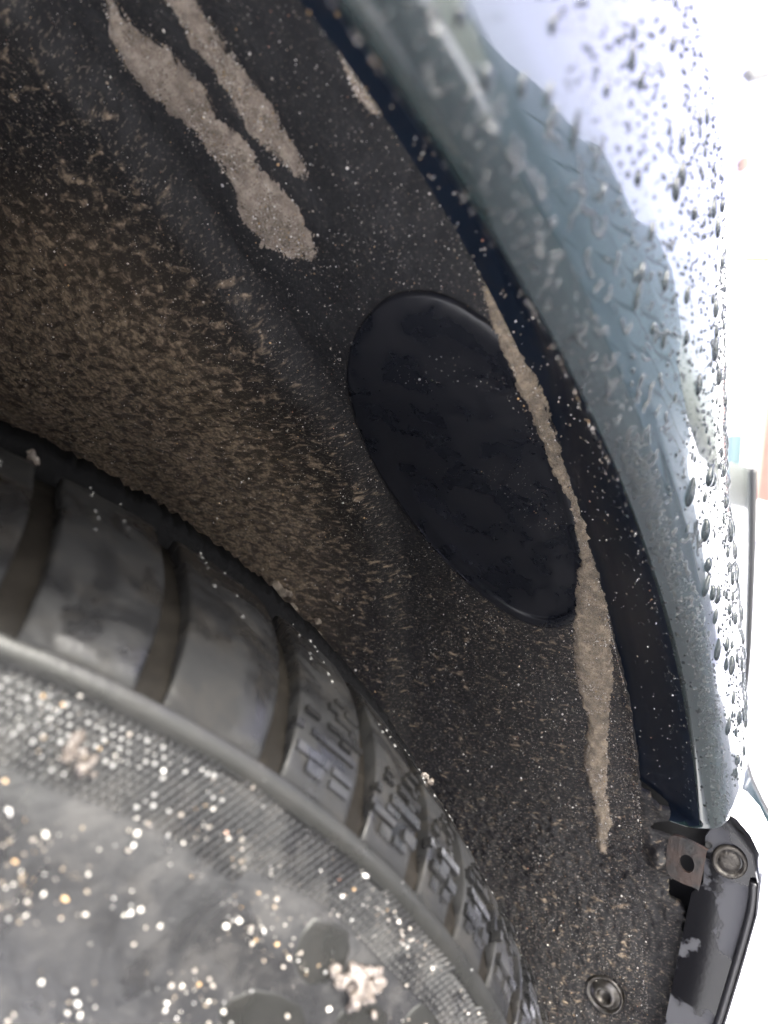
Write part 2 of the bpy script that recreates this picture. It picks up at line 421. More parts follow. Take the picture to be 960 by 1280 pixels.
uv = np.stack([np.radians(Tf)*.39, AXf], -1).reshape(-1, 2)
lme = mesh('liner', P.reshape(-1, 3), grid_faces(len(tl), mm), uv, {'mud': mud.ravel(), 'clean': clean.ravel()})
liner = link('wheel_arch_liner', lme, LINER, car)

# oval cover moulded on the liner: polygon in (angle, outboard)
COV = np.array([(30.57, -.0630), (28.92, -.0516), (27.96, -.0380), (28.07, -.0239), (29.12, -.0126), (31.04, -.0040), (36.57, -.0015), (43.49, -.0033), (48.9, -.0055), (52.0, -.0115), (53.6, -.0235), (53.7, -.0365), (52.70, -.0490), (50.48, -.0620), (46.87, -.0747), (41.83, -.0816), (37.01, -.0798), (33.32, -.0727)])
K = .39*math.pi/180
cv = catmull(COV*[K, 1], 7, True); cen = cv.mean(0)
rings = [(1.0, -.0012, 0), (1.0, .0004, 0), (.992, .0007, 0), (.97, .0010, 0), (.94, .0011, .08), (.90, .0009, .35), (.86, .0007, .8), (.83, .0002, 1), (.78, .0001, 1), (.7, .0003, 1), (.55, .0006, .8), (.4, .0008, .5), (.25, .0009, .3), (.1, .001, 0)]
VV = []; UVv = []
for s, h, dz in rings:
    q = cen+(cv-cen)*s+np.array([.0085*dz, .0012*dz])
    base = arch(q[:, 0]/K, base_R(q[:, 0]/K)-.001-.0075*step_f(q[:, 0]/K, q[:, 1])-h, q[:, 1]); VV.append(base); UVv.append(q)
nr = len(rings); nc = len(cv)
VV = np.array(VV).reshape(-1, 3); UVv = np.array(UVv).reshape(-1, 2)
Fc = []
for i in range(nr-1):
    for k in range(nc): Fc.append((i*nc+k, i*nc+(k+1) % nc, (i+1)*nc+(k+1) % nc, (i+1)*nc+k))
Fc.append(tuple((nr-1)*nc+k for k in range(nc)))
cover = link('oval_cover', fix_normals(mesh('oval_cover', VV, Fc, UVv)), COVER, liner)

def disc_on(name, prof, org, nrm, mat, parent, n=28, flat_ref=A_UP):
    """lathe: prof = [(r, h)] about nrm"""
    nrm = nrm/np.linalg.norm(nrm); x = np.cross(nrm, flat_ref); x /= np.linalg.norm(x); y = np.cross(nrm, x); V = []
    for r, h in prof:
        for k in range(n):
            a = 2*math.pi*k/n; V.append(org+nrm*h+r*(math.cos(a)*x+math.sin(a)*y))
    Fc = []
    for i in range(len(prof)-1):
        for k in range(n): Fc.append((i*n+k, i*n+(k+1) % n, (i+1)*n+(k+1) % n, (i+1)*n+k))
    Fc += [tuple(range(n)), tuple((len(prof)-1)*n+k for k in range(n))]
    return link(name, fix_normals(mesh(name, V, Fc)), mat, parent)
def arch_in(t):   # inward radial direction (towards the wheel)
    t = R_(t); return -(math.cos(t)*A_UP+math.sin(t)*A_U)
rv_o = liner_pt(86.5, -.0204); rv_n = arch_in(86.5)
rivet = disc_on('push_rivet', [(.0102, -.002), (.0105, .0015), (.0098, .0026), (.0088, .0024), (.0084, .0014), (.0078, .0016), (.0062, .003), (.0048, .0038), (.0038, .0036), (.0035, .0022), (.002, .0018), (.0008, .0017)], rv_o, rv_n, STEEL, liner)

# black underbody behind everything
Rs = [.30, .48, .50, .51, .50]; As = [-.325, -.325, -.31, -.15, -.02]
tt = np.linspace(-70, 110, 60)
link('inner_wheel_house', mesh('inner_wheel_house', np.array([arch(t, np.array([.02]+Rs), np.array([-.325]+As)) for t in tt]).reshape(-1, 3), grid_faces(60, 6)), DARK, car)

# ---- wheel: tyre with its parts
RS, W_, B_ = .3029, .0777, .0215
SIDEP = [(.195, .004), (.200, .008), (.207, .0105), (.215, .0115), (.235, .0130), (.255, .0128), (.272, .0102), (.280, .0078), (.2865, .0055), (.2962, .0018)]
TRD = [(RS, 0), (RS+.45*B_, -.14*W_), (RS+.75*B_, -.35*W_), (RS+.92*B_, -.65*W_), (RS+B_, -W_)]
TRc = catmull(np.array(TRD), 6)
sT = np.concatenate([[0], np.cumsum(np.hypot(*np.diff(TRc, axis=0).T))]); sT /= sT[-1]
def tread(s): return np.interp(s, sT, TRc[:, 0]), np.interp(s, sT, TRc[:, 1])
prof = list(map(tuple, catmull(np.array(SIDEP), 4)))
prof += [(RS-.0035, .0006)]
for s in np.linspace(.06, 1, 14):
    r, a = tread(s); prof.append((r-.0036*float(sstep(0, .16, s)) - .0009, a))
r0 = RS+B_
prof += [(r0-.0085, -W_-.004), (r0-.009, -W_-.010)]
prof += [(r0-.008, -.09), (r0-.008, -.15), (r0-.012, -.17), (r0-.03, -.185), (r0-.06, -.192), (.21, -.19)]
prof = np.array(prof); nt = 360
th = np.linspace(0, 360, nt, endpoint=False)
tV = np.array([tyre(t, prof[:, 0], prof[:, 1]) for t in th]).reshape(-1, 3)
tme = mesh('tyre', tV, grid_faces(nt, len(prof), True))
tme.materials.append(SIDE); tme.materials.append(GROOVE)
nside = 4*(len(SIDEP)-1)+1
mi = np.zeros((nt, len(prof)-1), int); mi[:, nside:] = 1; tme.polygons.foreach_set('material_index', mi.ravel())
tyre_o = link('tyre', tme, None, car)
tyre_o['label'] = 'worn wet black tyre with muddy grooves'

# shoulder rib: smooth raised band between tread and knurling
ribp = [(.2962, .0012), (.2968, .0020), (.2980, .0023), (.2996, .0020), (.3010, .0013), (.3020, .0002)]
rp = np.array(ribp)
link('sidewall_rib', mesh('sidewall_rib', np.array([tyre(t, rp[:, 0], rp[:, 1]) for t in th]).reshape(-1, 3), grid_faces(nt, len(rp), True)), RIBM, tyre_o)

# tread blocks, each its own piece, between measured grooves
G = [-2.5, 3.6, 9.5, 15.4, 21.2, 27.2, 33.3, 39.6, 45.1, 49.8, 53.6, 57.6, 61.6, 65.7, 70.0, 75.5, 81.5, 88.0]
GW = 1.25
def gshift(s, t): return (1.6*sstep(.15, 1, s))*sstep(28, 52, t)*1.5 - .5*sstep(.15, 1, s)*(1-sstep(28, 45, t))
ser = Soup()
for bi, (g0, g1) in enumerate(zip(G[:-1], G[1:])):
    nth, ns = 15, 22
    hw = GW/2*(.8+.25*(g1-g0)/6)
    V = []
    ss = np.linspace(.0, 1, ns)
    for i in range(nth):
        f = i/(nth-1)
        lo = g0+hw; hi = g1-hw
        e = .5-.5*math.cos(math.pi*f)
        tth = lo+(hi-lo)*e + np.array([gshift(s, g0+(g1-g0)*f) for s in ss])
        r, a = tread(ss)
        edge = min(e, 1-e)*(hi-lo)*.0056
        drop = .0006*max(0, 1-edge/.0008)**2
        # two thin sipes across the block
        sip = 0
        r = r-drop
        r = r - .0009*np.clip((ss-.96)/.04, 0, 1)
        V.append(tyre(tth, r, a))
    top = np.array(V)
    bot = []
    for i in range(nth):
        f = i/(nth-1); e = .5-.5*math.cos(math.pi*f); lo = g0+hw; hi = g1-hw
        tth = lo+(hi-lo)*e + np.array([gshift(s, g0+(g1-g0)*f) for s in ss]); r, a = tread(ss)
        bot.append(tyre(tth, r-.0055*sstep(0, .3, ss)-.0016, a))
    bot = np.array(bot)
    allv = np.concatenate([top.reshape(-1, 3), bot.reshape(-1, 3)]); N = nth*ns
    Fc = grid_faces(nth, ns)
    per = [(0, j) for j in range(ns)]+[(i, ns-1) for i in range(1, nth)]+[(nth-1, j) for j in range(ns-2, -1, -1)]+[(i, 0) for i in range(nth-2, 0, -1)]
    for (a0, b0), (a1, b1) in zip(per, per[1:]+per[:1]):
        Fc.append((a0*ns+b0, a1*ns+b1, N+a1*ns+b1, N+a0*ns+b0))
    link('tread_block', fix_normals(mesh('tread_block', allv, Fc)), RUB, tyre_o)
    # stepped shoulder bars on the lower part of each block
    wdt = (g1-g0)-2*hw
    for (s0, f0, f1, hgt) in ((.10, .06, .55, .0009), (.10, .66, .98, .0007), (.17, .22, .92, .0010), (.17, .02, .14, .0010), (.24, .40, .98, .0009), (.235, .08, .30, .0008), (.31, .55, .80, .0010), (.31, .86, .99, .0008), (.37, .74, .97, .0009), (.135, .30, .60, .0007), (.205, .62, .80, .0008), (.275, .15, .33, .0008), (.34, .35, .52, .0008), (.40, .55, .70, .0008), (.27, .72, .86, .0009), (.06, .15, .40, .0006), (.06, .55, .85, .0006)):
        if rnd.random() < (1.1 if g0 < 34 else (.5 if g0 < 38 else .15)): continue
        jit = rnd.uniform(-.08, .08); ds = .014+.010*rnd.random(); hgt = hgt*rnd.uniform(.4, 1.0)*(.5+.9*float(sstep(26, 46, g0)))
        tA = g0+hw+wdt*(f0+jit)+.05; tB = g0+hw+wdt*min(f1+jit, .99)
        V = []
        for lift, q in ((-.0008, 0), (hgt, .004), (hgt, -.004)):
            pass
        sq = [(s0-ds, -.0009), (s0-ds*.75, hgt), (s0+ds*.75, hgt), (s0+ds, -.0009)]
        for t in np.linspace(tA, tB, 5):
            for s, h in sq:
                r, a = tread(max(s, 0)); V.append(tyre(t+gshift(s, t), r+h*1.3, a+h*.9))
        V = np.array(V); Fc = grid_faces(5, 4)+[(0, 1, 2, 3), (16, 17, 18, 19)]
        ser.add(V, Fc)
o = link('shoulder_serration', fix_normals(ser.mesh('shoulder_serration')), rubber_material('wet_edge_rubber', tint=(.008, .008, .0085), wet=(.16, .4), dirtw=.2, spec=.45), tyre_o, smooth=False); o['kind'] = 'stuff'

# next circumferential tread ribs, behind the shoulder blocks
rr = [(r0-.008, -W_-.011), (r0+.0004, -W_-.0125), (r0+.0022, -W_-.016), (r0+.0026, -W_-.035), (r0+.001, -W_-.037), (r0-.008, -W_-.038)]
rr = np.array(rr); tb = np.linspace(-20, 110, 521)
rag = (vnoise(tb*6, tb*0+2, 1)-.5)*.0022
Vr = np.array([tyre(t, rr[:, 0]+np.array([0, .5, 1, 1, .5, 0])*g, rr[:, 1]) for t, g in zip(tb, rag)])
link('centre_tread_rib', mesh('centre_tread_rib', Vr.reshape(-1, 3), grid_faces(len(tb), len(rr))), simple('shaded_tread_rubber', (.004, .004, .0045), .9, (700, .5, .001), spec=.05), tyre_o)  # deep shade on this rib is painted in as blacker rubber

# knurled band: fine slanted ridges of little teeth, joined (far too many to pick apart)
kn = Soup(); bead = Soup()
t = 10.0
def side_ax(R): return np.interp(R, prof[:nside, 0], prof[:nside, 1])
def dome(c, nrm, r, h, n=8, rows=3, elong=None):
    nrm = nrm/np.linalg.norm(nrm); x = np.cross(nrm, A_UP+.01); x /= np.linalg.norm(x); y = np.cross(nrm, x); V = []
    for i in range(rows):
        a = i/rows*math.pi/2
        for k in range(n):
            b = 2*math.pi*k/n; V.append(c+nrm*h*math.sin(a)+r*math.cos(a)*(math.cos(b)*x+math.sin(b)*y))
    V.append(c+nrm*h); Fc = []
    for i in range(rows-1):
        for k in range(n): Fc.append((i*n+k, i*n+(k+1) % n, (i+1)*n+(k+1) % n, (i+1)*n+k))
    for k in range(n): Fc.append(((rows-1)*n+k, (rows-1)*n+(k+1) % n, rows*n))
    Fc.append(tuple(range(n))[::-1])
    return np.array(V), Fc
def tyre_n(t): 
    t = R_(t); return T_A*.95+.25*(math.cos(t)*T_UP+math.sin(t)*T_U)
while t < 82:
    rin = .2795+.006*vnoise(t*.21, 0, 6)
    if 43 < t < 60: rin += .004
    Rk = np.arange(rin, .2966, .00165)
    for q in Rk:
        tt_ = t-2.0*(.2966-q)/.018
        h = .0009*(.85+.3*rnd.random()) if t < 36 else .0009; wq = .15
        ax = side_ax(q); ax2 = side_ax(q+.00150)
        base = [tyre(tt_-wq, q, ax-.0002), tyre(tt_+wq, q, ax-.0002), tyre(tt_+wq+.14, q+.0015, ax2-.0002), tyre(tt_-wq+.14, q+.0015, ax2-.0002)]
        e0, e1 = (.0003, .0012) if t < 36 else (.00003, .00162)
        ti = [tyre(tt_-.05, q+e0, ax+h), tyre(tt_+.05, q+e0, ax+h), tyre(tt_+.15, q+e1, ax2+h), tyre(tt_+.06, q+e1, ax2+h)]
        kn.add(np.array(base+ti), [(0, 1, 5, 4), (1, 2, 6, 5), (2, 3, 7, 6), (3, 0, 4, 7), (4, 5, 6, 7)])
    t += .385
o = link('knurled_band', fix_normals(kn.mesh('knurled_band')), SIDE, tyre_o, smooth=False); o['kind'] = 'stuff'

# smooth raised lettering slabs of the sidewall (too blurred to read)
def slab(pts, h=.0002):
    q = catmull(np.array(pts), 2, True); c = q.mean(0); V = []
    for s, hh in ((1.05, -.0008), (1.0, h*.15), (.90, h*.8), (.6, h)):
        z = c+(q-c)*s; V.append(tyre(z[:, 0], z[:, 1], side_ax(z[:, 1])+hh))
    nc = len(q); V = np.concatenate(V); Fc = []
    for i in range(3):
        for k in range(nc): Fc.append((i*nc+k, i*nc+(k+1) % nc, (i+1)*nc+(k+1) % nc, (i+1)*nc+k))
    Fc.append(tuple(3*nc+k for k in range(nc)))
    return fix_normals(mesh('raised_letter', V, Fc))
for pts in ([(46, .2745), (47.8, .272), (49, .279), (48, .2855), (45.8, .283)],
            [(44.5, .2565), (47.5, .2545), (49.8, .262), (48.2, .268), (45.2, .265)],
            [(50.5, .268), (52.6, .265), (54, .272), (53.2, .279), (51, .277)],
            [(54.3, .2785), (56, .277), (57, .282), (56.3, .2885), (55, .289)]):
    link('raised_letter', slab(pts), RIBM, tyre_o)
# rim
rimp = np.array([(.02, -.02), (.06, -.012), (.10, -.02), (.16, -.03), (.185, -.022), (.190, -.004), (.196, .003), (.200, .004), (.199, -.004), (.197, -.012)])
link('rim', mesh('rim', np.array([tyre(t, rimp[:, 0], rimp[:, 1]) for t in th[::4]]).reshape(-1, 3), grid_faces(90, len(rimp), True)), ALLOY, tyre_o)

# ---- sill: end plate, bolt, rusty tab
plate = [(.0300, .1275), (.0373, .1400), (.0505, .1258), (.0540, .1130), (.0535, .0976), (.0475, .0691), (.0388, .0314), (.022, -.04), (.0, -.06), (.012, .02), (.0222, .0850), (.0245, .0985), (.0297, .1045)]
sillc = bpy.data.objects.new('sill', None)
pv, pf = prism(body(.375, np.array([p[0] for p in plate]), np.array([p[1] for p in plate])), A_U*.004)
sill = link('sill_end_plate', fix_normals(mesh('sill_end_plate', pv, pf)), PLATE, car, smooth=False)
# sill body running back, rounded outer edge
sec = np.array([(.0378, .1400), (.0508, .1262), (.0513, .1258), (.0543, .1134), (.0546, .1125), (.0540, .0976), (.0480, .0691), (.0393, .0314), (.0225, -.04), (.0, -.065)])
us = np.concatenate([[.3715, .3725, .3750, .380], np.linspace(.39, 1.6, 24)]); V = []
for k, u in enumerate(us):
    s = sec.copy()
    if k == 0: s = s - [.0008, .0003]
    elif k == 1: s = s-[.0003, .0001]
    dropv = .085*sstep(.38, .60, u)
    s[:, 1] = s[:, 1]-dropv*sstep(.03, .14, s[:, 1]); s[:, 0] += .004*sstep(.38, .6, u)
    V.append(body(u, s[:, 0], s[:, 1]))
link('sill_panel', mesh('sill_panel', np.array(V).reshape(-1, 3), grid_faces(len(us), len(sec))), simple('black_sill_paint', (.012, .012, .014), .12, coat=1.0), car)
# raised rolled seam along the outer edge of the end plate
seam = catmull(np.array([(.0545, .1120), (.0535, .0976), (.0475, .0691), (.0388, .0314), (.022, -.04)]), 6)
sv, sf = tube(body(.3735, seam[:, 0]-.0026, seam[:, 1]), .0021, 10)
link('sill_seam', mesh('sill_seam', sv, sf), BLACKP, sill)
disc_on('bolt', [(.0078, -.001), (.0078, .0016), (.0070, .0024), (.0060, .0022), (.0056, .0006), (.0050, .0004), (.0046, .0014), (.0025, .0018), (.001, .0018)], body(.3748, .0410, .1185), -A_U+A_A*.15, simple('corroded_bolt', (.035, .031, .027), .55, (500, .9, .0008), (250, (.012, .010, .009)), metal=.4), sill, 24)
disc_on('drain_hole', [(.0017, .0002), (.0019, .0005), (.0012, .0004), (.0010, -.002)], body(.3749, .0318, .1238), -A_U, DARK, sill, 12)
# top ledge of the sill, its sky reflection painted white, with a rust scrape
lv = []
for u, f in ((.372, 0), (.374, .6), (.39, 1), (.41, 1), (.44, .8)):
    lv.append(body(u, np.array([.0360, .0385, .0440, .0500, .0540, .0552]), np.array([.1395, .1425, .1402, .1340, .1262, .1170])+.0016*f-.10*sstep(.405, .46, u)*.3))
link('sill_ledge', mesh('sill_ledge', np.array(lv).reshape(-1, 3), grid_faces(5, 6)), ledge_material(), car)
# rusty tab with a hole, behind the liner clip
ring = []; n = 24
out = np.array([(.0150, .1240), (.0185, .1293), (.0318, .1262), (.0322, .1235), (.0298, .1072), (.0280, .1066), (.0160, .1100)])
outc = catmull(out, 8, True); c0 = np.array([.0240, .1172])
hole = [c0+.0034*np.array([math.cos(math.atan2(p[1]-c0[1], p[0]-c0[0])), 1.25*math.sin(math.atan2(p[1]-c0[1], p[0]-c0[0]))]) for p in outc]
no = len(outc); hole = np.array(hole)
lay = []
for u, poly in ((.3630, outc), (.3630, hole), (.3650, hole), (.3650, outc)): lay.append(body(u, poly[:, 0], poly[:, 1]))
V = np.concatenate(lay); Fc = []
for i in range(4):
    j = (i+1) % 4
    for k in range(no): Fc.append((i*no+k, i*no+(k+1) % no, j*no+(k+1) % no, j*no+k))
link('rusty_tab', fix_normals(mesh('rusty_tab', V, Fc)), RUST, car, smooth=False)
# dark recess behind
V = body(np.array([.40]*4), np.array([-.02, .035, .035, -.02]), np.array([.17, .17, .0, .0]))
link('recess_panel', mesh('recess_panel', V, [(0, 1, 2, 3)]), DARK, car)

# ---- door behind the fender, with its edge trim and hinge slots
vv = np.linspace(-.02, .75, 40)
trim = catmull(np.array([(.0180, .3172), (.0188, .2839), (.0192, .2474), (.0190, .2109), (.0188, .1743), (.0174, .1436), (.0168, .1251), (.0185, .1009), (.0228, .0834), (.0292, .0696), (.0360, .0572), (.0444, .0459)]), 6)
tu = .62
tv = trim[:, 1]; ta = trim[:, 0]
V = []
for k in range(len(trim)):
    s = np.linspace(0, 1, 8)
    sk = .0195
    V.append(body(.525+(tu-.525)*s, (sk-.004)+(ta[k]-sk+.004)*s**1.3, tv[k]))
door = link('door', mesh('door', np.array(V).reshape(-1, 3), grid_faces(len(trim), 8)), PAINT, car)
def at_trim(off_a, off_u): return body(tu+off_u, ta+off_a, tv)
sv, sf = tube(at_trim(-.0016, .001), .0016, 10); link('door_edge_trim', mesh('door_edge_trim', sv, sf), simple('grey_trim', (.12, .12, .13), .25), door)
sv, sf = tube(at_trim(.0008, .004), np.interp(tv, [0, .14, .2, .32], [.0012, .0012, .0022, .0030]), 10); link('door_edge_seal', mesh('door_edge_seal', sv, sf), BLACKP, door)
for poly in ([(.0172, .149), (.0225, .1485), (.0225, .1385), (.0172, .1405)], [(.0187, .110), (.0242, .1102), (.0245, .0945), (.0187, .0955)]):
    q = np.array(poly); v_, f_ = prism(body(.549, q[:, 0]-.001, q[:, 1]), A_U*.01); link('hinge_slot', fix_normals(mesh('hinge_slot', v_, f_)), DARK, door, smooth=False)

# ------------------------------------------------------------------ mud streaks on the liner
MUD_POLYS = []
def mud_streak(name, poly, h, mat, label, res=.0007, seed=1, edgew=.004, over=0., rag=1.):
    MUD_POLYS.append((poly, 14000))
    q = np.array(poly)*[K, 1]; lo = q.min(0)-.003; hi = q.max(0)+.003
    xs = np.arange(lo[0], hi[0], res); ys = np.arange(lo[1], hi[1], res); X, Y = np.meshgrid(xs, ys, indexing='ij')
    Xj = X+(vnoise(X*330, Y*330, seed)-.5)*.0036*rag+(vnoise(X*1300, Y*1300, seed+5)-.5)*.0024*rag; Yj = Y+(vnoise(X*330, Y*330, seed+1)-.5)*.0036*rag+(vnoise(X*1300, Y*1300, seed+6)-.5)*.0024*rag
    ins = inpoly(Xj, Yj, q); d = polydist(Xj, Yj, q)*np.where(ins, 1, -1)
    hh = h*(1-np.exp(-np.clip(d, 0, 1)/edgew*2.2)) + np.where(ins, .0007*(vnoise(X*900, Y*900, seed+2)-.4)+.0011*(vnoise(X*260, Y*260, seed+3)-.5), 0)*np.clip(d/.0012, 0, 1)
    hh = np.where(ins, hh, -.0012)
    hh = hh*np.clip(.55+.9*vnoise(X*130, Y*130, seed+9), 0, 1.2) - .0010*np.exp(-np.clip(d, 0, 1)/.0016)*(vnoise(X*1900, Y*1900, seed+11) > .52)
    keep = d > -.0012
    idx = -np.ones(X.shape, int); idx[keep] = np.arange(keep.sum())
    V = liner_pt(X[keep]/K, Y[keep], hh[keep]+.0002+over*inpoly(X[keep], Y[keep], cv))
    Fc = []
    kk = keep[:-1, :-1] & keep[1:, :-1] & keep[1:, 1:] & keep[:-1, 1:]
    for i, j in zip(*np.nonzero(kk)): Fc.append((idx[i, j], idx[i+1, j], idx[i+1, j+1], idx[i, j+1]))
    o = link(name, mesh(name, V, Fc), mat); return tag(o, label, 'mud streak', 'mud streaks on the liner')
mud_streak('mud_streak', [(11, -.105), (15.67, -.0939), (16.53, -.0984), (17.66, -.1000), (18.88, -.0959), (20.1, -.0877), (21.18, -.0851), (22.65, -.0804), (23.55, -.0829), (24.83, -.0781), (26.01, -.0686), (25.86, -.0615), (24.72, -.0596), (23.92, -.0597), (23.04, -.0641), (22.19, -.0684), (21.14, -.0700), (20.42, -.0761), (19.6, -.0759), (18.74, -.0781), (17.68, -.0830), (16.81, -.0902), (16.12, -.0918), (11, -.099)], .0026, MUD,
           'wider of the two parallel dried mud streaks high on the liner, pointed at its top', seed=3)
mud_streak('mud_streak', [(10, -.090), (16.15, -.0773), (16.85, -.0743), (17.73, -.0736), (18.73, -.0701), (19.83, -.0682), (20.97, -.0660), (21.62, -.0627), (22.11, -.0602), (22.92, -.0544), (22.61, -.0519), (21.71, -.0540), (20.99, -.0554), (20.33, -.0554), (19.72, -.0585), (18.91, -.0604), (18.26, -.0614), (17.34, -.0636), (16.55, -.0661), (10, -.078)], .0024, MUD,
           'narrower dried mud streak beside the wide one, nearer the fender lip', seed=23)
mud_streak('mud_streak', [(17.5, -.0285), (20.0, -.0268), (20.6, -.0263), (21.08, -.0246), (21.35, -.0225), (20.44, -.0208), (19.6, -.0215), (18.0, -.0240)], .0016, MUD,
           'short thin mud crust on the liner edge high up under the blurred fender lip', seed=43, res=.0005)
mud_streak('mud_streak', [(26.81, -.0075), (27.83, -.0068), (28.71, -.0078), (30.75, -.0068), (32.46, -.0064), (34.75, -.0058), (37.75, -.0062), (39.62, -.0066), (42.18, -.0040), (44.16, -.0052), (46.87, -.0066), (50.43, -.0129), (54.86, -.0197), (59.3, -.0221), (62.17, -.0196), (66.01, -.0245), (69.56, -.0218), (73.93, -.0227), (74.47, -.0187), (71.38, -.0134), (68.53, -.0145), (66.09, -.0122), (60.19, -.0078), (58.04, -.0040), (53.76, -.0006), (49.56, -.0008), (46.15, -.0012), (43.48, -.0010), (40.89, -.0010), (38.39, -.0006), (34.81, .0001), (31.55, .0002), (29.78, -.0010), (27.87, -.0035)], .0030, MUD2,
           'long sandy mud streak running down the liner edge past the oval cover', seed=63, over=.0010, rag=.5)

def lumps(name, pts, mat, label, cat, group=None, vox=.0005):
    bm = bmesh.new()
    for p, r in pts:
        bmesh.ops.create_icosphere(bm, subdivisions=2, radius=1, matrix=Matrix.Translation(Vector(p)) @ Matrix.Diagonal((r*rnd.uniform(.8, 1.2), r*rnd.uniform(.8, 1.2), r*rnd.uniform(.8, 1.2), 1)))
    me = bpy.data.meshes.new(name); bm.to_mesh(me); bm.free(); o = link(name, me, mat)
    md = o.modifiers.new('remesh', 'REMESH'); md.mode = 'VOXEL'; md.voxel_size = vox; md.use_smooth_shade = True
    tx = bpy.data.textures.new(name, 'CLOUDS'); tx.noise_scale = .0016
    dm = o.modifiers.new('rough', 'DISPLACE'); dm.texture = tx; dm.strength = .0022; dm.mid_level = .5
    return tag(o, label, cat, group)
def clump_pts(n, t0, R0, sp_t, sp_R, r, surf):
    out = []
    for i in range(n):
        t = t0+rnd.gauss(0, sp_t); R = R0+rnd.gauss(0, sp_R); out.append((surf(t, R), r*(.25+.85*rnd.random()**1.6)))
    return out
sidep = lambda t, R: tyre(t, R, side_ax(R)+.0003+.0034*rnd.random()**2)
lumps('slush_clump', clump_pts(60, 50.0, .2795, .85, .0022, .0018, sidep), SLUSH, 'pinkish white slush clump stuck low on the tyre sidewall', 'slush', 'slush clumps on the tyre')
lumps('slush_clump', clump_pts(24, 31.9, .2872, .5, .0013, .0015, sidep), SLUSH, 'pale blurred slush clump on the knurled band at the picture edge', 'slush', 'slush clumps on the tyre')
lumps('slush_clump', clump_pts(20, 55.9, .281, .4, .0020, .0012, sidep), SLUSH, 'small slush clump below the big pinkish one at the bottom of the tyre', 'slush', 'slush clumps on the tyre')
lumps('ice_crumb', [(tyre(25.6+.12*i, .3250, -.085+.004*i), .0011) for i in range(4)], SLUSH, 'ice crumb on the tread block nearest the dark gap, far left', 'ice crumb', 'ice crumbs on the tread', .0003)
lumps('ice_crumb', [(tyre(53.6+.1*i, .3238, -.050-.002*i), .0010) for i in range(4)], SLUSH, 'glinting ice crumb on the tread crown near the lower middle', 'ice crumb', 'ice crumbs on the tread', .0003)
linp = lambda t, a: liner_pt(t, a, .0004)
lumps('mud_clod', clump_pts(12, 52.6, -.172, .8, .004, .0032, linp)+clump_pts(8, 56.0, -.1665, .6, .003, .003, linp), MUD, 'lumpy brown mud clod on the liner just above the tyre', 'mud clod', None, .0008)

# ------------------------------------------------------------------ sand grains (uncountable)
def tones(n):
    base = np.array([(.28, .25, .22), (.50, .47, .43), (.20, .165, .13), (.45, .30, .16), (.13, .115, .10), (.62, .60, .58), (.40, .20, .13)])
    p = np.array([.30, .20, .22, .05, .14, .075, .015]); return base[rng.choice(7, n, p=p/p.sum())]
OCT = np.array([(1, 0, 0), (-1, 0, 0), (0, 1, 0), (0, -1, 0), (0, 0, 1), (0, 0, -1)], float)
OCF = np.array([(0, 2, 4), (2, 1, 4), (1, 3, 4), (3, 0, 4), (2, 0, 5), (1, 2, 5), (3, 1, 5), (0, 3, 5)])
def grains(name, P, r, label, tone=None, parent=None):
    n = len(P); q = rng.normal(size=(n, 3, 3)); q, _ = np.linalg.qr(q)
    sc = rng.uniform(.6, 1.25, (n, 1, 3))*r[:, None, None]
    V = (OCT[None]*sc)@q + P[:, None]; Fc = (OCF[None]+6*np.arange(n)[:, None, None]).reshape(-1, 3)
    c = np.repeat(tones(n) if tone is None else tone, 6, 0)
    o = link(name, mesh(name, V.reshape(-1, 3), Fc, attrs={'tone': c}), GRAIN, smooth=False)
    return tag(o, label, 'sand', None, 'stuff')
n = 80000
gt = rng.uniform(5, 95, n); ga = -.30*rng.random(n)**1.6+.002
ga = np.minimum(ga, np.interp(gt, EDGE[:, 0], EDGE[:, 1])-.001)
dens = .25+.75*vnoise(gt*.35, ga*60, 15); dens *= np.where(inpoly(gt*K, ga, cv), .5, 1); dens *= np.where(ga < -.1, .8, 1)
keep = rng.random(n) < dens; gt, ga = gt[keep], ga[keep]
r = .00010+.00018*rng.random(len(gt))**2.2+np.where(rng.random(len(gt)) < .012, .0004, 0)
incov = inpoly(gt*K, ga, cv)
grains('sand_grains', liner_pt(gt, ga, np.where(incov, .0008, .0002)), r, 'wet grains of sand and grit scattered over the wheel arch liner')
MUDPTS = []
for (poly_, n_) in MUD_POLYS:
    q = np.array(poly_)*[K, 1]; lo = q.min(0); hi = q.max(0); X = rng.uniform(lo[0], hi[0], n_); Y = rng.uniform(lo[1], hi[1], n_)
    X = np.concatenate([X, X+rng.normal(0, .0009, n_)]); Y = np.concatenate([Y, Y+rng.normal(0, .0009, n_)]); dq = polydist(X, Y, q); k_ = np.where(inpoly(X, Y, q), dq > .0003, (dq < np.abs(rng.normal(0, .0007, 2*n_))) & (Y < .002)); MUDPTS.append((X[k_]/K, Y[k_]))
mt = np.concatenate([p[0] for p in MUDPTS]); ma = np.concatenate([p[1] for p in MUDPTS])
lift = .0022+.0012*rng.random(len(mt))+.001*inpoly(mt*K, ma, cv)
md_ = np.concatenate([polydist(p[0]*K, p[1], np.array(pl[0])*[K, 1]) for p, pl in zip(MUDPTS, MUD_POLYS)])
mi_ = np.concatenate([inpoly(p[0]*K, p[1], np.array(pl[0])*[K, 1]) for p, pl in zip(MUDPTS, MUD_POLYS)])
lift = np.where(mi_, lift*(1-np.exp(-md_/.002)), .0002)
ma = np.minimum(ma, np.interp(mt, EDGE[:, 0], EDGE[:, 1])-.0005)
MT = np.array([(.17, .14, .112), (.26, .215, .175), (.09, .073, .058), (.48, .44, .40), (.34, .23, .11), (.75, .72, .68)])
